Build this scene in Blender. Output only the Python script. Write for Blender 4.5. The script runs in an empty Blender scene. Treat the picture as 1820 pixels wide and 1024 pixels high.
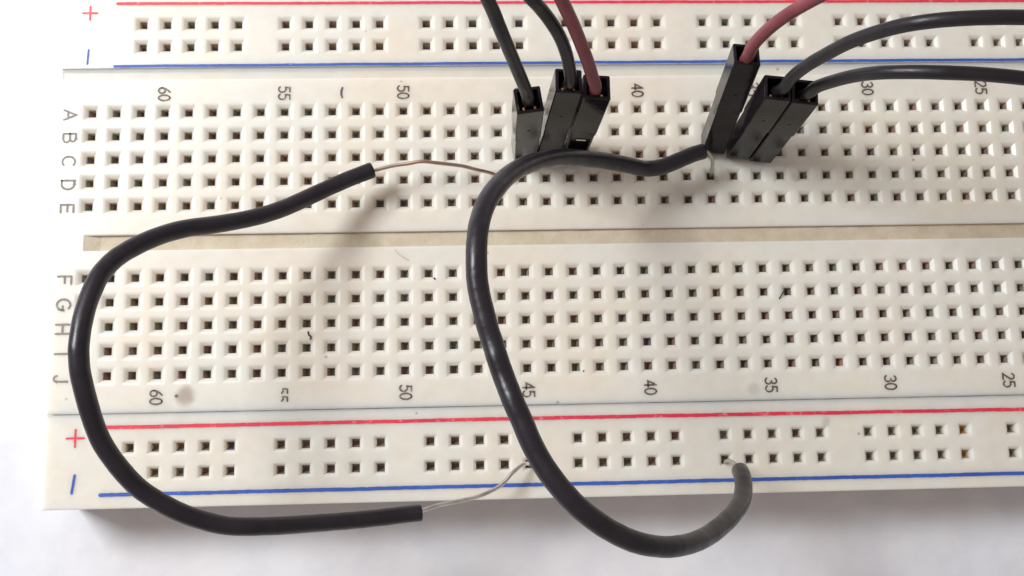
import bpy, bmesh, math, random
from mathutils import Vector, Matrix, noise
random.seed(7)
S = 0.254                 # one hole pitch (2.54 mm) in scene units of 1 cm
ZT = 3.35                 # board height in pitches: table at z = 0, board top at ZT*S
def V(x, y, z=0.0):       # board coordinates (pitches, origin at hole A63, z from board top) -> scene
    return Vector((x * S, y * S, (z + ZT) * S))
SC = bpy.context.scene
COL = SC.collection

# ------------------------------------------------------------------ camera
cam_d = bpy.data.cameras.new('camera'); cam = bpy.data.objects.new('camera', cam_d); COL.objects.link(cam)
F_PX = 1785.72
cam_d.sensor_width = 36.0; cam_d.lens = 36.0 * F_PX / 1820.0
cam_d.clip_start = 0.1; cam_d.clip_end = 500
a, b, c = 0.14715, -0.03765, -0.02183
R = Matrix.Rotation(c, 3, 'Z') @ Matrix.Rotation(b, 3, 'Y') @ Matrix.Rotation(a, 3, 'X')
cam.matrix_world = Matrix.Translation(V(15.758, -13.748, 41.097)) @ R.to_4x4()
SC.camera = cam

# ------------------------------------------------------------------ world (soft room light)
w = bpy.data.worlds.new('World'); SC.world = w; w.use_nodes = True
bg = w.node_tree.nodes['Background']; bg.inputs[0].default_value = (1.0, 0.90, 0.87, 1); bg.inputs[1].default_value = 0.27

# ------------------------------------------------------------------ lamp (bright window pane, upper left)
ld = bpy.data.lights.new('window_light', 'AREA'); ld.shape = 'RECTANGLE'; ld.size = 42 * S; ld.size_y = 34 * S
ld.energy = 7900; ld.color = (0.92, 0.96, 1.0)
lamp = bpy.data.objects.new('window_light', ld); COL.objects.link(lamp)
lamp.location = V(-57, 31, 89)
lamp.rotation_euler = (V(12, -6, 0) - V(-57, 31, 89)).to_track_quat('-Z', 'Y').to_euler()

# the rest of the window: wide, dimmer, same side
l2 = bpy.data.lights.new('window_glow', 'AREA'); l2.shape = 'RECTANGLE'; l2.size = 60 * S; l2.size_y = 44 * S
l2.energy = 650; l2.color = (1.0, 0.96, 0.93)
lamp2 = bpy.data.objects.new('window_glow', l2); COL.objects.link(lamp2)
lamp2.location = V(-26, 36, 58)
lamp2.rotation_euler = (V(14, -6, 0) - V(-26, 36, 58)).to_track_quat('-Z', 'Y').to_euler()

SC.view_settings.view_transform = 'Standard'; SC.view_settings.look = 'None'
SC.view_settings.exposure = 0.17; SC.view_settings.gamma = 1.0

# ------------------------------------------------------------------ materials
def mat(name, col, rough=0.5, metal=0.0, **kw):
    m = bpy.data.materials.new(name); m.use_nodes = True
    p = m.node_tree.nodes['Principled BSDF']
    p.inputs['Base Color'].default_value = (*col, 1); p.inputs['Roughness'].default_value = rough
    p.inputs['Metallic'].default_value = metal
    for k, v in kw.items(): p.inputs[k].default_value = v
    return m, m.node_tree, p
def nd(nt, t, **kw):
    n = nt.nodes.new(t)
    for k, v in kw.items(): setattr(n, k, v)
    return n
def noise_ramp(nt, scale, stops, detail=3, pos=None, interp='LINEAR'):
    n = nd(nt, 'ShaderNodeTexNoise'); n.inputs['Scale'].default_value = scale; n.inputs['Detail'].default_value = detail
    if pos: nt.links.new(pos, n.inputs['Vector'])
    r = nd(nt, 'ShaderNodeValToRGB'); r.color_ramp.interpolation = interp
    el = r.color_ramp.elements
    while len(el) < len(stops): el.new(0.5)
    for e, (p_, c_) in zip(el, stops): e.position = p_; e.color = (*c_, 1)
    nt.links.new(n.outputs['Fac'], r.inputs[0])
    return r.outputs[0]
def mixc(nt, fac, c1, c2, mode='MIX'):
    m = nd(nt, 'ShaderNodeMix', data_type='RGBA', blend_type=mode)
    for sock, val in ((m.inputs[0], fac), (m.inputs[6], c1), (m.inputs[7], c2)):
        if hasattr(val, 'is_linked'): nt.links.new(val, sock)
        elif isinstance(val, tuple): sock.default_value = (*val, 1)
        else: sock.default_value = val
    return m.outputs[2]
def bump(nt, p, scale, strength, dist, pos=None, detail=4):
    n = nd(nt, 'ShaderNodeTexNoise'); n.inputs['Scale'].default_value = scale; n.inputs['Detail'].default_value = detail
    if pos: nt.links.new(pos, n.inputs['Vector'])
    b_ = nd(nt, 'ShaderNodeBump'); b_.inputs['Strength'].default_value = strength; b_.inputs['Distance'].default_value = dist
    nt.links.new(n.outputs['Fac'], b_.inputs['Height']); nt.links.new(b_.outputs[0], p.inputs['Normal'])

def position(nt): return nd(nt, 'ShaderNodeNewGeometry').outputs['Position']
def spot(nt, pos, centre, r0, r1, wob=0.0):     # 1 inside r0, 0 outside r1, round a point
    q = pos
    if wob:
        n = nd(nt, 'ShaderNodeTexNoise'); n.inputs['Scale'].default_value = 9; nt.links.new(pos, n.inputs['Vector'])
        ma = nd(nt, 'ShaderNodeVectorMath', operation='MULTIPLY_ADD')
        nt.links.new(n.outputs['Color'], ma.inputs[0]); ma.inputs[1].default_value = (wob,) * 3
        nt.links.new(pos, ma.inputs[2]); q = ma.outputs[0]
        centre = centre + Vector((wob,) * 3) * 0.5
    d = nd(nt, 'ShaderNodeVectorMath', operation='DISTANCE'); nt.links.new(q, d.inputs[0]); d.inputs[1].default_value = centre
    mr = nd(nt, 'ShaderNodeMapRange', interpolation_type='SMOOTHSTEP'); nt.links.new(d.outputs['Value'], mr.inputs[0])
    mr.inputs[1].default_value = r0; mr.inputs[2].default_value = r1; mr.inputs[3].default_value = 1; mr.inputs[4].default_value = 0
    return mr.outputs[0]
def scaled(nt, s, k):
    m = nd(nt, 'ShaderNodeMath', operation='MULTIPLY'); nt.links.new(s, m.inputs[0]); m.inputs[1].default_value = k; return m.outputs[0]

# cream ABS of the board
M_board, nt, p = mat('cream_plastic', (0.73, 0.70, 0.64), 0.30)
pos = position(nt)
colr = noise_ramp(nt, 0.55, [(0.34, (0.855, 0.795, 0.68)), (0.50, (0.835, 0.795, 0.715)), (0.66, (0.855, 0.775, 0.665))], 2, pos)
fine = noise_ramp(nt, 6.0, [(0.3, (0.955, 0.95, 0.94)), (0.6, (1, 1, 1))], 4, pos)
colr = mixc(nt, 1.0, colr, fine, 'MULTIPLY')
colr = mixc(nt, scaled(nt, spot(nt, pos, V(4.2, -11.85, 0), 0.15 * S, 0.55 * S, 0.06), 0.75), colr, (0.42, 0.33, 0.26))
colr = mixc(nt, scaled(nt, spot(nt, pos, V(3.85, -11.85, 0), 0.04 * S, 0.11 * S, 0.03), 0.85), colr, (0.12, 0.11, 0.11))
colr = mixc(nt, scaled(nt, spot(nt, pos, V(27.3, -12.05, 0), 0.1 * S, 0.4 * S, 0.08), 0.30), colr, (0.36, 0.31, 0.28))
colr = mixc(nt, scaled(nt, spot(nt, pos, V(30.2, -13.45, 0), 0.1 * S, 0.3 * S, 0.08), 0.35), colr, (0.42, 0.30, 0.27))
colr = mixc(nt, scaled(nt, spot(nt, pos, V(29.6, -3.1, 0), 0.08 * S, 0.3 * S, 0.05), 0.35), colr, (0.38, 0.34, 0.28))
colr = mixc(nt, scaled(nt, spot(nt, pos, V(17.8, -0.6, 0), 0.1 * S, 0.9 * S, 0.2), 0.12), colr, (0.5, 0.42, 0.3))
# tiny specks of dust in the pores
vor = nd(nt, 'ShaderNodeTexVoronoi'); vor.inputs['Scale'].default_value = 2.3; nt.links.new(pos, vor.inputs['Vector'])
mr = nd(nt, 'ShaderNodeMapRange'); nt.links.new(vor.outputs['Distance'], mr.inputs[0])
mr.inputs[1].default_value = 0.022; mr.inputs[2].default_value = 0.05; mr.inputs[3].default_value = 0.55; mr.inputs[4].default_value = 0
colr = mixc(nt, mr.outputs[0], colr, (0.25, 0.2, 0.16))
nt.links.new(colr, p.inputs['Base Color'])
p.inputs['Subsurface Weight'].default_value = 1.0; p.inputs['Subsurface Radius'].default_value = (1.0, 0.9, 0.8)
p.inputs['Subsurface Scale'].default_value = 0.15
bump(nt, p, 16, 0.10, 0.01, pos)
# gritty plastic of the channel floor, recess shade painted in as tan
M_chan, nt, p = mat('shade_tan_channel_plastic', (0.45, 0.39, 0.28), 0.75)
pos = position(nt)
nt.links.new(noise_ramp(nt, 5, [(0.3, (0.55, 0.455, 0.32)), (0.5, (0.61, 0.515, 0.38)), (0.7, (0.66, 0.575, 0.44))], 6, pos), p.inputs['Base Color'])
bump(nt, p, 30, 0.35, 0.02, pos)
# seam grime
M_seam, nt, p = mat('seam_grime', (0.13, 0.11, 0.085), 0.9)
nt.links.new(noise_ramp(nt, 4, [(0.35, (0.10, 0.08, 0.06)), (0.6, (0.40, 0.33, 0.24))], 4, position(nt)), p.inputs['Base Color'])
# printing inks: worn by a fine noise
def ink(name, c1, c2, worn, scale=14, lo=0.30, hi=0.42):
    m, nt, p = mat(name, c1, 0.55)
    pos = position(nt)
    base = noise_ramp(nt, 3, [(0.35, c1), (0.65, c2)], 3, pos)
    f = noise_ramp(nt, scale, [(lo, (1, 1, 1)), (hi, (0, 0, 0))], 4, pos)
    nt.links.new(mixc(nt, f, base, worn), p.inputs['Base Color'])
    return m
M_red = ink('red_ink', (0.80, 0.045, 0.075), (0.72, 0.03, 0.085), (0.80, 0.22, 0.24))
M_blue = ink('blue_ink', (0.035, 0.10, 0.42), (0.04, 0.12, 0.50), (0.20, 0.30, 0.60), 14, 0.24, 0.36)
M_num = ink('grey_brown_ink', (0.115, 0.085, 0.065), (0.15, 0.11, 0.09), (0.34, 0.30, 0.26), 25)
M_letter = ink('haze_paled_grey_ink', (0.20, 0.18, 0.16), (0.26, 0.235, 0.21), (0.45, 0.42, 0.37), 25)  # row letters painted paler to carry the glare haze at the left
M_purple, _, _ = mat('purple_mark', (0.10, 0.065, 0.12), 0.6)
# contact metal, tarnished differently from hole to hole
M_clip, nt, p = mat('tarnished_contact_metal', (0.10, 0.08, 0.07), 0.45, 0.35)
pos = position(nt)
nt.links.new(noise_ramp(nt, 3.1, [(0.28, (0.22, 0.18, 0.23)), (0.38, (0.42, 0.35, 0.24)), (0.45, (0.22, 0.19, 0.18)), (0.53, (0.45, 0.28, 0.23)),
    (0.60, (0.24, 0.28, 0.21)), (0.70, (0.42, 0.36, 0.33))], 1, pos), p.inputs['Base Color'])
M_amber, _, _ = mat('amber_contact_metal', (0.62, 0.36, 0.10), 0.4, 0.35)
M_rust, _, _ = mat('rusty_contact_metal', (0.50, 0.24, 0.17), 0.5, 0.3)
# insulation
def pvc(name, c1, c2, rough, scale=3.0):
    m, nt, p = mat(name, c1, rough)
    tc = nd(nt, 'ShaderNodeTexCoord').outputs['Object']
    nt.links.new(noise_ramp(nt, scale, [(0.3, c1), (0.7, c2)], 5, tc), p.inputs['Base Color'])
    rr = noise_ramp(nt, 7, [(0.3, (rough - 0.07,) * 3), (0.7, (rough + 0.12,) * 3)], 4, tc)
    nt.links.new(rr, p.inputs['Roughness'])
    bump(nt, p, 22, 0.11, 0.02, tc)
    p.inputs['Specular IOR Level'].default_value = 0.50
    return m
M_black = pvc('black_pvc', (0.012, 0.009, 0.013), (0.022, 0.017, 0.023), 0.34)
M_thin = pvc('thin_black_pvc', (0.010, 0.008, 0.011), (0.022, 0.017, 0.019), 0.38)
M_redw = pvc('dusty_red_pvc', (0.19, 0.038, 0.050), (0.27, 0.066, 0.080), 0.44)
M_cut, _, _ = mat('cut_insulation', (0.20, 0.17, 0.15), 0.7)
# housings
M_house, nt, p = mat('black_housing_plastic', (0.02, 0.017, 0.02), 0.13, **{'Specular IOR Level': 0.27})
tc = nd(nt, 'ShaderNodeTexCoord').outputs['Object']
nt.links.new(noise_ramp(nt, 6, [(0.3, (0.006, 0.004, 0.006)), (0.7, (0.015, 0.011, 0.014))], 5, tc), p.inputs['Base Color'])
bump(nt, p, 30, 0.10, 0.015, tc)
M_copper, nt, p = mat('tinned_copper', (0.72, 0.50, 0.38), 0.32, 1.0)
nt.links.new(noise_ramp(nt, 7, [(0.35, (0.58, 0.37, 0.27)), (0.6, (0.55, 0.46, 0.40))], 3, position(nt)), p.inputs['Base Color'])
M_tin, nt, p = mat('tinned_wire', (0.78, 0.74, 0.70), 0.3, 1.0)
nt.links.new(noise_ramp(nt, 8, [(0.35, (0.62, 0.56, 0.52)), (0.6, (0.86, 0.83, 0.78))], 3, position(nt)), p.inputs['Base Color'])
M_dull, _, _ = mat('dull_tin', (0.50, 0.51, 0.44), 0.45, 0.8)
M_brass, _, _ = mat('crimp_brass', (0.78, 0.40, 0.20), 0.3, 1.0)
M_fleck, _, _ = mat('dark_fleck', (0.05, 0.045, 0.05), 0.8)
# table
M_table, nt, p = mat('white_table_sheet', (0.82, 0.82, 0.83), 0.65)
pos = position(nt)
cc = noise_ramp(nt, 0.45, [(0.30, (0.80, 0.81, 0.86)), (0.48, (0.83, 0.815, 0.83)), (0.66, (0.84, 0.80, 0.80))], 3, pos)
cc = mixc(nt, 1.0, cc, noise_ramp(nt, 2.2, [(0.36, (0.93, 0.93, 0.945)), (0.60, (1, 1, 1))], 5, pos), 'MULTIPLY')
nt.links.new(cc, p.inputs['Base Color'])
bump(nt, p, 5, 0.25, 0.03, pos, 6)

# ------------------------------------------------------------------ helpers
def link(name, bm, mats, parent=None, smooth=False):
    me = bpy.data.meshes.new(name); bm.normal_update(); bm.to_mesh(me); bm.free()
    for m in (mats if isinstance(mats, (list, tuple)) else [mats]): me.materials.append(m)
    if smooth:
        for f in me.polygons: f.use_smooth = True
    return add(name, me, parent)
def add(name, me, parent=None):
    o = bpy.data.objects.new(name, me); COL.objects.link(o)
    if parent is not None:
        o.parent = parent
        chain = Matrix(); q = parent
        o.matrix_parent_inverse = world_of(parent).inverted()
    return o
WORLD = {}
def world_of(o): return WORLD.get(o.name, Matrix())
def thing(name, label, cat, loc, group=None):
    o = bpy.data.objects.new(name, None); COL.objects.link(o); o.location = loc; o.empty_display_size = 0.3
    WORLD[o.name] = Matrix.Translation(loc)
    o['label'] = label; o['category'] = cat
    if group: o['group'] = group
    return o
def quad(bm, pts, mi=0):
    f = bm.faces.new([bm.verts.new(q) for q in pts]); f.material_index = mi; return f
def box(bm, x0, x1, y0, y1, z0, z1, mi=0):
    vs = [bm.verts.new(V(x, y, z)) for z in (z0, z1) for y in (y0, y1) for x in (x0, x1)]
    for idx in ((0, 2, 3, 1), (4, 5, 7, 6), (0, 1, 5, 4), (2, 6, 7, 3), (0, 4, 6, 2), (1, 3, 7, 5)):
        f = bm.faces.new([vs[i] for i in idx]); f.material_index = mi

# ------------------------------------------------------------------ the table
bm = bmesh.new()
T = 60.0
n = 40
grid = [[bm.verts.new((-T + 2 * T * i / n + 4, -T + 2 * T * j / n - 3, 0)) for i in range(n + 1)] for j in range(n + 1)]
for j in range(n):
    for i in range(n): bm.faces.new((grid[j][i], grid[j][i + 1], grid[j + 1][i + 1], grid[j + 1][i]))
table = link('table_surface', bm, M_table); table['kind'] = 'structure'; table['label'] = 'white mottled table surface under the breadboard'

# ------------------------------------------------------------------ the breadboard
X0, X1 = -1.30, 63.30
HB = -ZT + 0.02
board = thing('breadboard', 'cream white solderless breadboard full of square contact holes lying on the white table', 'breadboard', V(31, -5.5, -ZT))
HF, HH, HZ, WZ, DZ = 0.388, 0.162, -0.130, -0.19, -1.15
def hole_cell(bm, cx, cy, hf=HF, cell=0.5):
    def ring(h, z): return [bm.verts.new(V(cx + sx * h, cy + sy * h, z)) for sx, sy in ((-1, -1), (1, -1), (1, 1), (-1, 1))]
    r0 = ring(cell, 0); r1 = ring(hf, 0); r4 = ring(HH - 0.008, DZ)
    rings = [r0, r1, ring(hf - 0.03, -0.003), ring(hf - min(0.095, (hf - HH) * 0.42), -0.015), ring(HH, HZ), r4]
    for A, B in zip(rings, rings[1:]):
        for i in range(4):
            j = (i + 1) % 4; bm.faces.new((A[i], A[j], B[j], B[i]))
    bm.faces.new(r4)
def top(bm, x0, x1, y0, y1, z=0.0, mi=0):
    if x1 - x0 < 1e-6 or y1 - y0 < 1e-6: return
    n = max(1, int((x1 - x0) / 4))
    for k in range(n):
        a_, b_ = x0 + (x1 - x0) * k / n, x0 + (x1 - x0) * (k + 1) / n
        quad(bm, [V(a_, y0, z), V(b_, y0, z), V(b_, y1, z), V(a_, y1, z)], mi)
def skirt(bm, x0, x1, y0, y1, bx=0.06, sides='LRBT', r=0.05):
    # rounded rim and the four outer walls of a strip
    steps = [(0, 0)] + [(r * (1 - math.cos(t)), -r * (1 - math.sin(t)) ) for t in (math.pi / 3, math.pi / 6, 0)]
    prof = [(0.0, 0.0), (r * 0.5, -r * 0.13), (r * 0.87, -r * 0.5), (r, -r), (r, HB)]
    def loop(o, z):
        ox0 = x0 - (o if 'L' in sides else 0); ox1 = x1 + (o if 'R' in sides else 0)
        oy0 = y0 - (o if 'B' in sides else 0); oy1 = y1 + (o if 'T' in sides else 0)
        return [bm.verts.new(V(ox0, oy0, z)), bm.verts.new(V(ox1, oy0, z)), bm.verts.new(V(ox1, oy1, z)), bm.verts.new(V(ox0, oy1, z))]
    L = [loop(*q) for q in prof]
    for A, B in zip(L, L[1:]):
        for i in range(4):
            j = (i + 1) % 4; bm.faces.new((A[j], A[i], B[i], B[j]))
    bm.faces.new(list(reversed(L[-1])))
r_ = 0.05
SY0, SY1 = -12.53, 1.929          # terminal strip
bm = bmesh.new()
gx0, gx1 = X0 + r_, X1 - r_
y_lo, y_hi = SY0 + 0.02, SY1
top(bm, gx0, gx1, y_lo, -11.5)
for rows in (range(7, 12), range(0, 5)):
    for r in rows:
        for cx in range(63): hole_cell(bm, cx, -r)
        top(bm, gx0, -0.5, -r - 0.5, -r + 0.5); top(bm, 62.5, gx1, -r - 0.5, -r + 0.5)
# centre channel between rows E and F
cy0, cy1, cx0, cx1, cd = -5.91, -5.19, -0.12, 62.3, -0.19
top(bm, gx0, gx1, -6.5, cy0); top(bm, gx0, gx1, cy1, -4.5)
top(bm, gx0, cx0, cy0, cy1); top(bm, cx1, gx1, cy0, cy1)
e = 0.03
ch = [(0, 0), (e, -e * 0.4), (e * 1.5, -e * 1.5), (e * 1.5 + 0.02, cd)]
loops = []
for o, z in ch:
    loops.append([bm.verts.new(V(cx0 + o + (0.62 if z == cd else 0), cy0 + o, z)), bm.verts.new(V(cx1 - o, cy0 + o, z)),
                  bm.verts.new(V(cx1 - o, cy1 - o, z)), bm.verts.new(V(cx0 + o + (0.62 if z == cd else 0), cy1 - o, z))])
for k, (A, B) in enumerate(zip(loops, loops[1:])):
    for i in range(4):
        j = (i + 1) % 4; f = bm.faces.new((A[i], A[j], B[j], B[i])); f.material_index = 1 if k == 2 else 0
# dished ledge along the upper edge of the strip
top(bm, gx0, gx1, 0.5, 1.40)
prof = [(1.40, 0), (1.43, -0.012), (1.45, -0.05), (1.46, -0.11), (1.75, -0.07), (SY1, 0.0)]
for (ya, za), (yb, zb) in zip(prof, prof[1:]):
    quad(bm, [V(gx0, ya, za), V(gx1, ya, za), V(gx1, yb, zb), V(gx0, yb, zb)])
for xx in (gx0, gx1):                    # ledge ends
    quad(bm, [V(xx, ya, -0.001 if ya < 1.41 else za) for ya, za in prof])
skirt(bm, gx0, gx1, y_lo, y_hi, sides='LR')
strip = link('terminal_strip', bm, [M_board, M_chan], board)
# channel floor as its own gritty part
bm = bmesh.new()
fx0, fx1, nx, ny = cx0 + 0.66, cx1 - 0.02, 260, 5
fy0, fy1 = cy0 + 0.045, cy1 - 0.045
g = [[bm.verts.new(V(fx0 + (fx1 - fx0) * i / nx, fy0 + (fy1 - fy0) * j / ny, cd + 0.03 + 0.03 * noise.noise(Vector((i * 0.7, j * 0.9, 3))))) for i in range(nx + 1)] for j in range(ny + 1)]
for j in range(ny):
    for i in range(nx): bm.faces.new((g[j][i], g[j][i + 1], g[j + 1][i + 1], g[j + 1][i]))
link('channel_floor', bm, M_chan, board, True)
# power rails
GROUPS = [[63 - c_ for c_ in range(s, s - 5, -1)] for s in range(61, 2, -6)]
def rail(y0, y1, rows, sides, hf):
    bm = bmesh.new()
    a0, a1 = y0 + (r_ if 'B' in sides else 0.0), y1 - (r_ if 'T' in sides else 0.005)
    mid = (rows[0] + rows[1]) / 2
    lo, hi = mid - 1.0, mid + 1.0           # band of cells: hole pitch ~1.0
    top(bm, gx0, gx1, a0, lo); top(bm, gx0, gx1, hi, a1)
    for ry, (ya, yb) in zip(rows, ((lo, mid), (mid, hi))):
        x = gx0
        for gset in GROUPS:
            top(bm, x, gset[0] - 0.5, ya, yb)
            for cx in gset: hole_cell(bm, cx, ry, hf)
            x = gset[-1] + 0.5
        top(bm, x, gx1, ya, yb)
    skirt(bm, gx0, gx1, a0, a1, sides='LR' + sides)
    return link('power_rail', bm, M_board, board)
rail(1.93, 5.25, (2.885, 3.885), 'T', 0.375)
rail(-16.25, -12.527, (-14.885, -13.885), 'B', 0.30)
bm = bmesh.new(); box(bm, X0 + 0.3, X1 - 0.04, -12.540, -12.505, -0.5, -0.02)
link('seam', bm, M_seam, board)

# contact clips seen down the holes
def leafs(bm, cx, cy, mi=0, along='y'):
    h, zt, zb = HH - 0.018, WZ, -0.55
    for s in (-1, 1):
        if along == 'y':   # slit runs in y: leaves left and right
            quad(bm, [V(cx + s * h, cy - h, zt), V(cx + s * h, cy + h, zt), V(cx + s * 0.022, cy + h, zb), V(cx + s * 0.022, cy - h, zb)], mi)
        else:
            quad(bm, [V(cx - h, cy + s * h, zt), V(cx + h, cy + s * h, zt), V(cx + h, cy + s * 0.022, zb), V(cx - h, cy + s * 0.022, zb)], mi)
def clip_mesh(cells, along, special={}):
    bm = bmesh.new()
    for cx, cy in cells: leafs(bm, cx, cy, special.get((cx, cy), 0), along)
    hh, e_, zb = HH - 0.018, 0.022, -0.55      # the spine that joins the five springs, under the plastic
    ks = sorted(q[1] if along == 'y' else q[0] for q in cells); other = cells[0][0] if along == 'y' else cells[0][1]
    cuts = [k + s_ * hh for k in ks for s_ in (-1, 1)]
    for a_, b_ in zip(cuts, cuts[1:]):
        if along == 'y': quad(bm, [V(other - e_, a_, zb), V(other + e_, a_, zb), V(other + e_, b_, zb), V(other - e_, b_, zb)])
        else: quad(bm, [V(a_, other - e_, zb), V(b_, other - e_, zb), V(b_, other + e_, zb), V(a_, other + e_, zb)])
    bmesh.ops.remove_doubles(bm, verts=bm.verts, dist=0.0004)
    me = bpy.data.meshes.new('contact_clip'); bm.to_mesh(me); bm.free()
    for m in (M_clip, M_amber, M_rust): me.materials.append(m)
    return me
base = clip_mesh([(0, -k) for k in range(5)], 'y')
for c_ in range(63):
    for y in (0, -7):
        if (c_, y) == (31, -7): o = add('contact_clip', clip_mesh([(31, -7 - k) for k in range(5)], 'y', {(31, -11): 2}), board); continue
        o = add('contact_clip', base, board); o.location = (c_ * S, y * S, 0)
for ry in (3.885, 2.885, -13.885, -14.885):
    for gset in GROUPS:
        sp = {(36, ry): 1} if ry < 0 else {}
        add('contact_clip', clip_mesh([(cx, ry) for cx in gset], 'x', sp), board)

# ---------------- printing: thin ink films
def ribbon(bm, pts, wd, z, jitter=0.0, mi=0, cap=True):
    P = [Vector((q[0], q[1])) for q in pts]; L = []; Rr = []
    for i, q in enumerate(P):
        t = (P[min(i + 1, len(P) - 1)] - P[max(i - 1, 0)])
        if t.length < 1e-9: t = Vector((1, 0))
        t.normalize(); nrm = Vector((-t.y, t.x))
        k = 1.0
        if 0 < i < len(P) - 1:
            d1 = (q - P[i - 1]).normalized(); c_ = max(0.5, abs(d1.dot(t))); k = 1 / c_
        L.append(q + nrm * wd / 2 * k * (1 + jitter * random.uniform(-1, 1))); Rr.append(q - nrm * wd / 2 * k * (1 + jitter * random.uniform(-1, 1)))
    vl = [bm.verts.new(V(q.x, q.y, z)) for q in L]; vr = [bm.verts.new(V(q.x, q.y, z)) for q in Rr]
    for i in range(len(P) - 1):
        f = bm.faces.new((vr[i], vr[i + 1], vl[i + 1], vl[i])); f.material_index = mi
    if cap:
        for e_, o_, sgn in ((0, 1, -1), (-1, -2, 1)):
            t = (P[e_] - P[o_]).normalized(); nrm = Vector((-t.y, t.x))
            vs = [bm.verts.new(V(*(P[e_] + nrm * wd / 2 * math.cos(an) + t * wd / 2 * math.sin(an)), z)) for an in [math.pi * k / 6 for k in range(7)]]
            f = bm.faces.new(list(reversed(vs))); f.material_index = mi
def arc(cx, cy, rx, ry, a0, a1, n=10):
    return [(cx + rx * math.cos(math.radians(a0 + (a1 - a0) * k / n)), cy + ry * math.sin(math.radians(a0 + (a1 - a0) * k / n))) for k in range(n + 1)]
G = {  # stroke glyphs, u in 0..0.5, v in 0..1
 '0': [arc(.25, .5, .25, .5, 90, 450, 22)],
 '1': [[(.08, .8), (.28, 1), (.28, 0)]],
 '2': [arc(.25, .74, .24, .26, 165, -35, 12) + [(.0, .0), (.5, .0)]],
 '3': [arc(.23, .76, .23, .24, 150, -80, 12), arc(.22, .27, .27, .27, 85, -150, 14)],
 '4': [[(.38, 0), (.38, 1), (0, .30), (.52, .30)]],
 '5': [[(.47, 1), (.08, 1), (.05, .56)] + arc(.22, .32, .27, .32, 110, -145, 14)],
 '6': [[(.40, 1), (.2, .78), (.04, .5), (.0, .31)], arc(.25, .29, .25, .29, 180, 540, 20)],
 'A': [[(0, 0), (.4, 1), (.8, 0)], [(.13, .33), (.67, .33)]],
 'B': [[(0, 0), (0, 1), (.38, 1)] + arc(.38, .765, .27, .235, 90, -90, 8) + [(0, .53)], [(.38, .53)] + arc(.42, .265, .31, .265, 90, -90, 8) + [(0, 0)]],
 'C': [arc(.42, .5, .42, .5, 50, 310, 20)],
 'D': [[(0, 0), (0, 1), (.3, 1)] + arc(.3, .5, .42, .5, 90, -90, 14) + [(0, 0)]],
 'E': [[(.62, 1), (0, 1), (0, 0), (.62, 0)], [(0, .52), (.55, .52)]],
 'F': [[(.6, 1), (0, 1), (0, 0)], [(0, .52), (.5, .52)]],
 'G': [arc(.42, .5, .42, .5, 50, 345, 22) + [(.84, .45), (.5, .45)]],
 'H': [[(0, 0), (0, 1)], [(.7, 0), (.7, 1)], [(0, .5), (.7, .5)]],
 'I': [[(0, 0), (0, 1)]],
 'J': [[(.45, 1), (.45, .25)] + arc(.23, .25, .22, .25, 0, -170, 10)],
 'w': [[(.46, 1), (.10, 1), (.08, .60)], [(.10, .62), (.28, .64), (.44, .52)]],   # a worn 5 that kept only its head
}
GW = {k: .8 for k in 'ABCDEFGH'}; GW.update({'I': 0, 'J': .45, 'E': .62, 'F': .6, 'H': .7, 'D': .72, 'B': .73})
Z_INK = 0.012
def printed(name, text, cx, cy, size, wd, material=M_num, adv=0.68, gw=0.5, label=None):
    bm = bmesh.new(); z = Z_INK
    total = (len(text) - 1) * adv + gw
    for k, chh in enumerate(text):
        for st in G[chh]:
            pts = []
            for (u, v) in st:
                u = u + k * adv - total / 2; v -= 0.5
                pts.append((cx + v * size, cy - u * size))
            # subdivide long straight parts so the ink edge can be slightly uneven
            q = [pts[0]]
            for s, t in zip(pts, pts[1:]):
                m_ = max(1, int(math.dist(s, t) / 0.09))
                q += [(s[0] + (t[0] - s[0]) * i / m_, s[1] + (t[1] - s[1]) * i / m_) for i in range(1, m_ + 1)]
            ribbon(bm, q, wd, z, 0.13); z += 0.0012
    o = link(name, bm, material, board)
    if label: o['label'] = label
    return o
for r, ch_ in enumerate('ABCDE'): printed('printed_letter', ch_, -0.845 + 0.008 * r, -r - 0.09, 0.52, 0.085, M_letter, gw=GW[ch_], label='grey printed row letter ' + ch_)
for r, ch_ in enumerate('FGHIJ'): printed('printed_letter', ch_, -0.79 + 0.004 * r, -7 - r - 0.08, 0.54, 0.085, M_letter, gw=GW[ch_], label='grey printed row letter ' + ch_)
for nn in range(60, 0, -5):
    t = str(nn) if nn > 9 else str(nn)
    if nn < 10: t = '5'
    if nn == 55: bt = 'ww'
    else: bt = t
    printed('printed_number', t, 63 - nn + 0.0, 0.78, 0.47, 0.07, label='dark printed column number %d above row A' % nn)
    printed('printed_number', bt, 63 - nn + 0.03, -11.9, 0.47, 0.07, label=('worn half missing printed column number 55' if nn == 55 else 'dark printed column number %d below row J' % nn))
def sign(name, cx, cy, s, wd, material, plus, tilt=0.0):
    bm = bmesh.new(); z = Z_INK
    n = 6
    ribbon(bm, [(cx + tilt * (k / n - .5), cy - s / 2 + s * k / n) for k in range(n + 1)], wd, z, 0.12)
    if plus: ribbon(bm, [(cx - s / 2 + s * k / n, cy) for k in range(n + 1)], wd, z + 0.002, 0.12)
    return link(name, bm, material, board)
sign('plus_sign', -0.20, 4.38, 0.60, 0.08, M_red, True); sign('minus_sign', -0.22, 2.44, 0.62, 0.085, M_blue, False, 0.03)
sign('plus_sign', -0.10, -13.46, 0.68, 0.085, M_red, True); sign('minus_sign', -0.11, -15.27, 0.70, 0.11, M_blue, False, 0.09)
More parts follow.
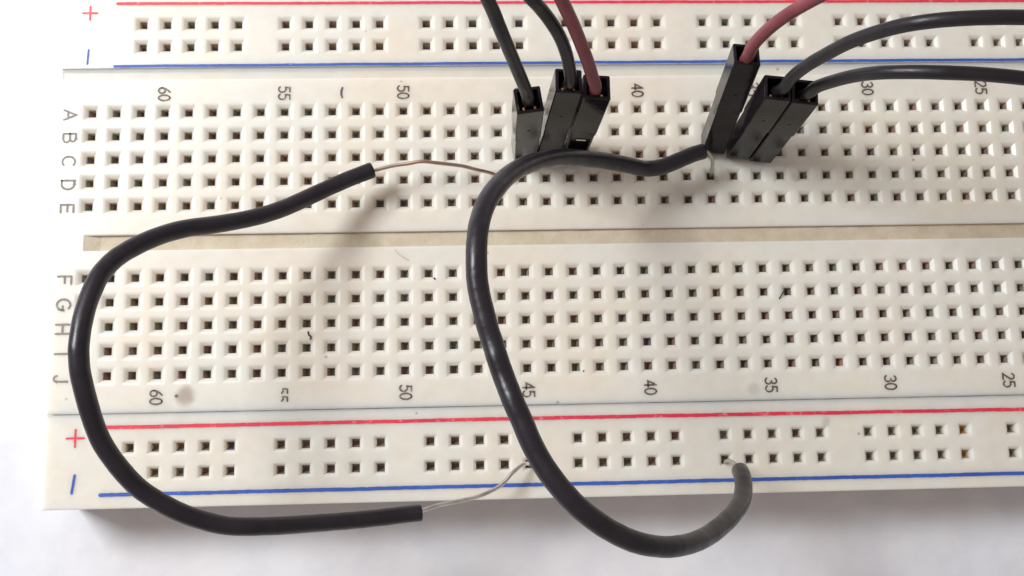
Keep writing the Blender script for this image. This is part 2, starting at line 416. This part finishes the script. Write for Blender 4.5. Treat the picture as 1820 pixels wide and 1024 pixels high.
def stripe(pts, wd, material, label, jit=0.10):
    bm = bmesh.new(); n = 420; out = []
    for k in range(n + 1):
        x = pts[0][0] + (pts[-1][0] - pts[0][0]) * k / n
        for (xa, ya), (xb, yb) in zip(pts, pts[1:]):
            if xa - 1e-9 <= x <= xb + 1e-9: y = ya + (yb - ya) * (x - xa) / (xb - xa); break
        out.append((x, y + 0.012 * noise.noise(Vector((x * 0.5, wd * 70, ya)))))
    ribbon(bm, out, wd, Z_INK, jit)
    o = link('printed_stripe', bm, material, board); o['label'] = label
stripe([(0.93, 4.80), (63, 4.72)], 0.125, M_red, 'red stripe at the outer edge of the upper rail')
stripe([(0.90, 2.02), (20, 2.05), (63, 2.03)], 0.115, M_blue, 'blue stripe at the inner edge of the upper rail')
stripe([(0.93, -13.06), (20, -13.05), (38.5, -13.11), (63, -13.12)], 0.145, M_red, 'red stripe at the inner edge of the lower rail')
stripe([(0.96, -15.70), (63, -15.72)], 0.145, M_blue, 'blue stripe at the outer edge of the lower rail')
bm = bmesh.new(); ribbon(bm, [(10.44, 1.0), (10.40, 0.85), (10.41, 0.68), (10.43, 0.58)], 0.085, Z_INK, 0.35)
o = link('ink_mark', bm, M_purple, board); o['label'] = 'short purple ink mark'

# ------------------------------------------------------------------ wires
def smooth_path(pts, n=10):
    P = [Vector(q) for q in pts]; out = []
    for i in range(len(P) - 1):
        p0 = P[max(i - 1, 0)]; p1 = P[i]; p2 = P[i + 1]; p3 = P[min(i + 2, len(P) - 1)]
        for k in range(n):
            t = k / n
            out.append(0.5 * ((2 * p1) + (p2 - p0) * t + (2 * p0 - 5 * p1 + 4 * p2 - p3) * t * t + (3 * p1 - p0 - 3 * p2 + p3) * t ** 3))
    out.append(P[-1]); return out
def tube(name, pts, rad, material, parent, seg=20, n=6, cap_mat=None, round_ends=(0.0, 0.0), relax=2, wob=0.0, hollow=0.0):
    path = smooth_path(pts, n)
    for _ in range(relax):
        path = [path[0]] + [(path[i - 1] + path[i] * 2 + path[i + 1]) / 4 for i in range(1, len(path) - 1)] + [path[-1]]
    bm = bmesh.new(); rings = []
    up = Vector((0, 0, 1)); prev = None
    for i, q in enumerate(path):
        t = (path[min(i + 1, len(path) - 1)] - path[max(i - 1, 0)]).normalized()
        if prev is None:
            nrm = t.cross(up)
            if nrm.length < 1e-3: nrm = t.cross(Vector((1, 0, 0)))
            nrm.normalize()
        else: nrm = (prev - t * prev.dot(t)).normalized()
        prev = nrm; bn = t.cross(nrm)
        rr = rad * (1 + wob * noise.noise(Vector((i * 0.35, rad * 50, 1))))
        rings.append([bm.verts.new(V(*(q + (nrm * math.cos(2 * math.pi * k / seg) + bn * math.sin(2 * math.pi * k / seg)) * rr))) for k in range(seg)])
    for A, B in zip(rings, rings[1:]):
        for k in range(seg): bm.faces.new((A[k], A[(k + 1) % seg], B[(k + 1) % seg], B[k])).smooth = True
    for ring, q, tt, rev in ((rings[0], path[0], (path[0] - path[1]).normalized(), True), (rings[-1], path[-1], (path[-1] - path[-2]).normalized(), False)):
        # slightly dished, rounded cut end
        c0 = Vector(V(*q)); last = ring
        for f_, off, mi in ((0.93, 0.05, 0), (0.80, 0.06, 1), (0.35, 0.00, 1)):
            cur = [bm.verts.new(c0 + (v.co - c0) * f_ + Vector(tt) * (off * rad * S * 2)) for v in ring]
            for k in range(seg):
                j = (k + 1) % seg
                f = bm.faces.new((last[k], cur[k], cur[j], last[j]) if not rev else (last[k], last[j], cur[j], cur[k])); f.smooth = True; f.material_index = mi
            last = cur
        f = bm.faces.new(last if not rev else list(reversed(last))); f.material_index = 1
    bmesh.ops.recalc_face_normals(bm, faces=bm.faces)
    return link(name, bm, [material, cap_mat or M_cut], parent)

# camera-independent 3D routes (board coordinates) of every wire
ROUTES = {}
ROUTES['left'] = [(11.799,-2.942,1.250), (10.786,-3.406,1.500), (9.631,-4.094,2.000), (8.571,-4.835,2.800), (7.566,-5.375,3.600), (6.433,-5.812,4.500), (5.512,-6.093,5.200), (4.674,-6.572,6.000), (3.897,-7.250,6.800), (3.509,-7.781,7.200), (3.304,-8.358,7.600), (3.149,-9.453,8.100), (3.134,-10.492,8.400), (3.154,-10.981,8.400), (3.180,-11.479,8.300), (3.348,-12.461,8.000), (3.549,-13.398,7.600), (3.788,-13.986,7.300), (4.161,-14.603,7.000), (4.598,-15.197,6.600), (5.129,-15.633,6.300), (5.724,-16.020,6.000), (6.396,-16.347,5.600), (7.107,-16.569,5.300), (7.849,-16.661,5.000), (8.963,-16.718,4.200), (9.933,-16.731,3.400), (10.966,-16.733,2.700), (12.054,-16.696,2.100), (12.980,-16.632,1.700), (13.656,-16.590,1.500)]
ROUTES['left_a'] = [(11.440,-3.104,1.300), (11.867,-2.969,1.250), (12.619,-2.775,1.250), (13.261,-2.702,1.300), (13.823,-2.628,1.350), (14.510,-2.693,1.300), (15.452,-2.766,1.100), (16.072,-2.885,0.900), (16.492,-2.905,0.600), (16.824,-2.950,0.300), (16.960,-3.029,-0.050), (16.984,-2.985,-0.500)]
ROUTES['left_b'] = [(13.397,-16.594,1.500), (13.765,-16.497,1.500), (14.358,-16.334,1.300), (15.257,-16.185,1.150), (16.041,-16.003,1.050), (16.778,-15.660,0.900), (17.279,-15.176,0.750), (17.665,-14.896,0.500), (17.907,-14.854,0.200), (18.001,-14.914,-0.300)]
ROUTES['right'] = [(25.334,-2.387,1.550), (24.851,-2.538,1.600), (24.169,-2.843,1.700), (23.517,-3.098,1.800), (22.836,-3.215,2.000), (22.143,-3.216,2.500), (21.444,-3.214,3.000), (20.782,-3.253,3.500), (20.101,-3.345,4.100), (19.451,-3.503,4.800), (18.792,-3.755,5.600), (18.171,-4.115,6.500), (17.557,-4.615,7.600), (17.010,-5.243,8.800), (16.546,-5.988,9.900), (16.222,-6.642,10.600), (16.051,-7.248,11.100), (15.974,-7.692,11.400), (15.931,-8.194,11.600), (15.923,-8.688,11.700), (15.932,-9.144,11.700), (16.006,-9.650,11.700), (16.114,-10.121,11.700), (16.218,-10.579,11.700), (16.359,-11.039,11.700), (16.483,-11.496,11.800), (16.633,-11.958,11.800), (16.789,-12.406,11.900), (16.954,-12.866,12.000), (17.170,-13.353,12.000), (17.352,-13.837,12.000), (17.652,-14.448,12.000), (18.031,-15.027,12.000), (18.553,-15.643,11.900), (19.140,-16.155,11.700), (19.783,-16.583,11.400), (20.515,-16.929,11.000), (21.307,-17.125,10.400), (21.864,-17.175,9.900), (22.499,-17.162,9.200), (23.213,-17.070,8.200), (24.035,-16.820,7.000), (24.775,-16.501,5.800), (25.332,-16.159,4.700), (25.650,-15.774,3.800), (25.819,-15.459,3.100), (25.920,-15.255,2.400)]
ROUTES['right_a'] = [(25.051,-2.479,1.550), (25.358,-2.375,1.550), (25.531,-2.398,1.500), (25.722,-2.534,1.300), (25.880,-2.683,0.800), (25.939,-2.925,0.350), (26.079,-2.921,-0.500)]
ROUTES['right_b'] = [(25.896,-15.311,2.600), (26.003,-15.145,1.900), (26.016,-14.991,1.200), (25.993,-14.917,0.600), (25.945,-14.948,0.150), (26.043,-15.032,-0.400)]
ROUTES['j1'] = [(17.950,-1.564,5.800), (17.835,-1.397,6.300), (17.715,-1.324,6.800), (17.406,-1.013,7.800), (17.106,-0.739,8.800), (16.835,-0.428,9.600), (16.624,-0.153,10.200), (16.411,0.055,10.800), (16.127,0.423,11.500), (15.790,0.949,12.300)]
ROUTES['j2'] = [(19.518,-0.933,5.800), (19.446,-0.726,6.400), (19.260,-0.401,7.200), (18.973,-0.102,8.000), (18.602,0.164,8.700), (18.205,0.393,9.300), (17.914,0.465,9.800), (17.407,0.705,10.500), (16.859,1.229,11.000)]
ROUTES['j3'] = [(20.444,-1.156,5.800), (20.269,-0.929,6.300), (20.036,-0.621,7.000), (19.661,-0.270,8.000), (19.331,0.066,8.800), (19.015,0.339,9.500), (18.774,0.584,10.000), (18.443,0.845,10.800), (18.086,1.352,11.500)]
ROUTES['j4'] = [(26.233,0.116,5.600), (26.221,0.227,6.200), (26.332,0.308,7.000), (26.549,0.391,7.800), (26.831,0.459,8.500), (27.088,0.453,9.200), (27.337,0.466,9.700), (27.892,0.566,10.500), (28.629,0.754,11.500)]
ROUTES['j5'] = [(27.427,-1.235,5.800), (27.511,-1.094,6.300), (27.604,-1.024,6.800), (27.791,-0.992,7.600), (28.125,-1.002,8.700), (28.490,-1.021,9.700), (28.912,-1.104,10.600), (29.377,-1.183,11.300), (29.843,-1.303,11.900), (30.626,-1.370,12.300), (31.729,-1.408,12.500), (32.790,-1.414,12.500), (34.323,-1.390,12.300), (36.300,-1.419,12.000)]
ROUTES['j6'] = [(28.342,-1.438,5.800), (28.464,-1.366,6.200), (28.616,-1.383,6.600), (28.920,-1.540,7.600), (29.223,-1.732,8.500), (29.627,-1.954,9.300), (30.355,-2.202,10.000), (31.188,-2.378,10.400), (32.359,-2.518,10.600), (33.719,-2.662,10.600), (35.313,-2.811,10.400), (37.428,-3.071,10.000)]
#END#

def hookup(label, route, cond_a, cond_b, mats, loc):
    t = thing('hookup_wire', label, 'wire', loc, 'stripped hook-up wires bridging the breadboard')
    ins = tube('insulation', ROUTES[route], 0.325, M_black, t, 24, 8, wob=0.02, relax=6)
    for nm, m_ in ((cond_a, mats[0]), (cond_b, mats[1])):
        tube('bare_conductor', ROUTES[nm], 0.078, m_, t, 10, 6, cap_mat=m_, wob=0.05, relax=1)
    return t
hookup('black looped hook-up wire on the left, long bare copper end reaching behind the other loop', 'left', 'left_a', 'left_b', (M_copper, M_tin), V(3, -6, 0))
hookup('black hook-up wire arching over the board middle, hanging below its lower edge in a hook', 'right', 'right_a', 'right_b', (M_dull, M_dull), V(18, -8, 0))

# ------------------------------------------------------------------ jumper leads with square housings
def jumper(B, Tt, yaw, label, route, wmat, latch=False, group='jumper leads plugged into the breadboard'):
    B = Vector(B); ax = (Vector(Tt) - B); L = 5.5; ax.normalize()
    xx = Vector((math.cos(yaw), math.sin(yaw), 0)); yy = ax.cross(xx).normalized(); xx = yy.cross(ax).normalized()
    def W(u, v, h): return V(*(B + xx * u + yy * v + ax * h))
    t = thing('jumper_lead', label, 'jumper lead', V(B.x, B.y, 0), group)
    bm = bmesh.new(); H = 0.505; w_ = 0.115; bev = 0.035
    def ring(h, half, c_=bev):
        pts = []
        for sx, sy in ((-1, -1), (1, -1), (1, 1), (-1, 1)):
            a_ = (sx * half, sy * (half - c_)); b_ = (sx * (half - c_), sy * half)
            pts += [a_, b_] if sx * sy > 0 else [b_, a_]
        return [bm.verts.new(W(u, v, h)) for u, v in pts]
    # outer shell with a small waist step, open square mouth
    spec = [(0.0, H - 0.10), (0.16, H - 0.035), (2.75, H - 0.03), (2.82, H), (L - 0.04, H), (L, H - 0.015), (L, H - w_), (L - 0.03, H - w_ - 0.01), (L - 1.5, H - w_ - 0.03)]
    rs = [ring(*q) for q in spec]
    # side of the ring that faces the viewer side (-y of the housing)
    mid_ = [(rs[3][k].co + rs[3][(k + 1) % 8].co) / 2 for k in range(8)]
    front = min(range(8), key=lambda k: (mid_[k] - W(0, -H, 1.6)).length)
    for ri, (A_, C_) in enumerate(zip(rs, rs[1:])):
        for k in range(8):
            if latch and ri == 1 and k == front: continue
            bm.faces.new((A_[k], A_[(k + 1) % 8], C_[(k + 1) % 8], C_[k]))
    if latch:                                   # real window cut into the front wall
        A_, C_ = rs[1], rs[2]; o_ = [A_[front], A_[(front + 1) % 8], C_[(front + 1) % 8], C_[front]]
        us = [-0.40, 0.38, 0.38, -0.40]; hs_ = [1.15, 1.15, 2.25, 2.25]
        i1 = [bm.verts.new(W(u, -H + 0.06, h)) for u, h in zip(us, hs_)]; i2 = [bm.verts.new(W(u, -H + 0.30, h)) for u, h in zip(us, hs_)]
        for k in range(4):
            j = (k + 1) % 4; bm.faces.new((o_[k], o_[j], i1[j], i1[k])); bm.faces.new((i1[k], i1[j], i2[j], i2[k]))
        bm.faces.new(i2)
    bm.faces.new(list(reversed(rs[0]))); bm.faces.new(rs[-1])
    bmesh.ops.recalc_face_normals(bm, faces=bm.faces)
    hs = link('housing', bm, M_house, t)
    if not latch:                               # moulding nub on the front wall
        bm = bmesh.new()
        for A_, B_, hh_ in ((0.0, 0.075, 3.75),):
            ring_ = [bm.verts.new(W(A_ + B_ * math.cos(an), -H - 0.004, hh_ + 0.05 * math.sin(an))) for an in [math.pi * k / 5 for k in range(10)]]
            tip = [bm.verts.new(W(A_ + B_ * .6 * math.cos(an), -H - 0.02, hh_ + 0.03 * math.sin(an))) for an in [math.pi * k / 5 for k in range(10)]]
            for k in range(10): bm.faces.new((ring_[k], ring_[(k + 1) % 10], tip[(k + 1) % 10], tip[k]))
            bm.faces.new(tip)
        bmesh.ops.recalc_face_normals(bm, faces=bm.faces)
        link('moulding_nub', bm, M_house, hs)
    # latch tongue: a raised frame round a recess on one face (front if latch, else back)
    s = 1
    bm = bmesh.new()
    def wb(u0, u1, v0, v1, h0, h1):
        vs = [bm.verts.new(W(u, v, h)) for h in (h0, h1) for v in (v0, v1) for u in (u0, u1)]
        for idx in ((0, 2, 3, 1), (4, 5, 7, 6), (0, 1, 5, 4), (2, 6, 7, 3), (0, 4, 6, 2), (1, 3, 7, 5)): bm.faces.new([vs[i] for i in idx])
    f0, f1 = s * (H - 0.02), s * (H + 0.045)
    wb(-0.40, -0.25, f0, f1, 0.75, 2.9); wb(0.25, 0.40, f0, f1, 0.75, 2.9); wb(-0.25, 0.25, f0, f1, 2.45, 2.9)
    wb(-0.2, 0.2, f0, s * (H + 0.02), 1.75, 2.35)
    bmesh.ops.recalc_face_normals(bm, faces=bm.faces)
    link('latch', bm, M_house, hs)
    if latch:
        bm = bmesh.new(); wb(-0.16, 0.22, -H + 0.10, -H + 0.295, 1.98, 2.06); bmesh.ops.recalc_face_normals(bm, faces=bm.faces)
        link('contact_tab', bm, M_tin, hs)
    # crimp wings gripping the lead inside the mouth
    bm = bmesh.new()
    for sx in (-1, 1):
        wb(min(sx * 0.17, sx * 0.25), max(sx * 0.17, sx * 0.25), -0.35, -0.19, L - 1.1, L - 0.22)
    bmesh.ops.recalc_face_normals(bm, faces=bm.faces)
    link('crimp', bm, M_brass, t)
    bm = bmesh.new(); wb(-0.12, 0.12, -0.12, 0.12, -0.75, 0.02); bmesh.ops.recalc_face_normals(bm, faces=bm.faces)
    link('pin', bm, M_tin, t)
    pts = [tuple(B + ax * (L - 1.3) + yy * 0.08), tuple(B + ax * (L - 0.75) + yy * 0.09)] + ROUTES[route]
    tube('insulated_lead', pts, 0.235, wmat, t, 20, 6, wob=0.015, relax=3)
    return t
jumper((18.05, -2.0, .12), (17.97, -1.52, 5.68), 0.13, 'black jumper lead alone at the left of the connector row, lead running up and left', 'j1', M_thin)
jumper((19.02, -1.9, .12), (19.50, -0.74, 5.60), -0.03, 'black jumper lead in the middle, its housing touching the red lead housing', 'j2', M_thin)
jumper((20.07, -2.02, .12), (20.54, -1.00, 5.61), -0.03, 'dusty red jumper lead beside column 40, housing with latch window to the front', 'j3', M_redw, True)
jumper((26.05, -1.78, .12), (26.30, 0.36, 5.25), -0.10, 'dusty red jumper lead in a tall housing leaning back, lead running up right', 'j4', M_redw)
jumper((27.12, -1.95, .12), (27.29, -1.12, 5.60), -0.10, 'black jumper lead arching highest to the right frame edge', 'j5', M_thin)
jumper((28.07, -2.1, .12), (28.31, -1.28, 5.62), -0.10, 'rightmost black jumper lead curving flat above printed numbers 30 and 25', 'j6', M_thin)

# ------------------------------------------------------------------ loose flecks
def fleck(label, pts, rad, cat='fleck'):
    o = tube('fleck', [(x, y, z) for x, y, z in pts], rad, M_fleck, None, 8, 3, cap_mat=M_fleck, relax=0)
    o['label'] = label; o['category'] = cat
fleck('short dark curved fleck lying between rows H and I near column 54', [(9.08, -9.35, .03), (9.12, -9.5, .05), (9.2, -9.56, .04), (9.17, -9.68, .03)], 0.035)
fleck('thin dark hair poking from a row G hole near column 34', [(28.83, -7.98, -.02), (28.7, -8.15, .04), (28.58, -8.33, .03)], 0.028)
fleck('tiny black dust grain beside row F near column 49', [(14.22, -7.22, .02), (14.25, -7.26, .05), (14.27, -7.25, .02)], 0.035)
M_hair, _, _ = mat('pale_hair', (0.62, 0.52, 0.46), 0.6)
h_ = tube('lint_hair', [(12.62, -6.0, .02), (12.78, -6.2, .05), (12.98, -6.35, .05), (13.2, -6.47, .02)], 0.014, M_hair, None, 6, 4, cap_mat=M_hair, relax=0)
h_['label'] = 'thin pale lint hair lying on the board between the channel and row F'; h_['category'] = 'lint'
fleck('tiny dark dust grain beside the last row J hole near column 43', [(20.3, -11.15, .02), (20.27, -11.2, .03), (20.33, -11.16, .02)], 0.02)
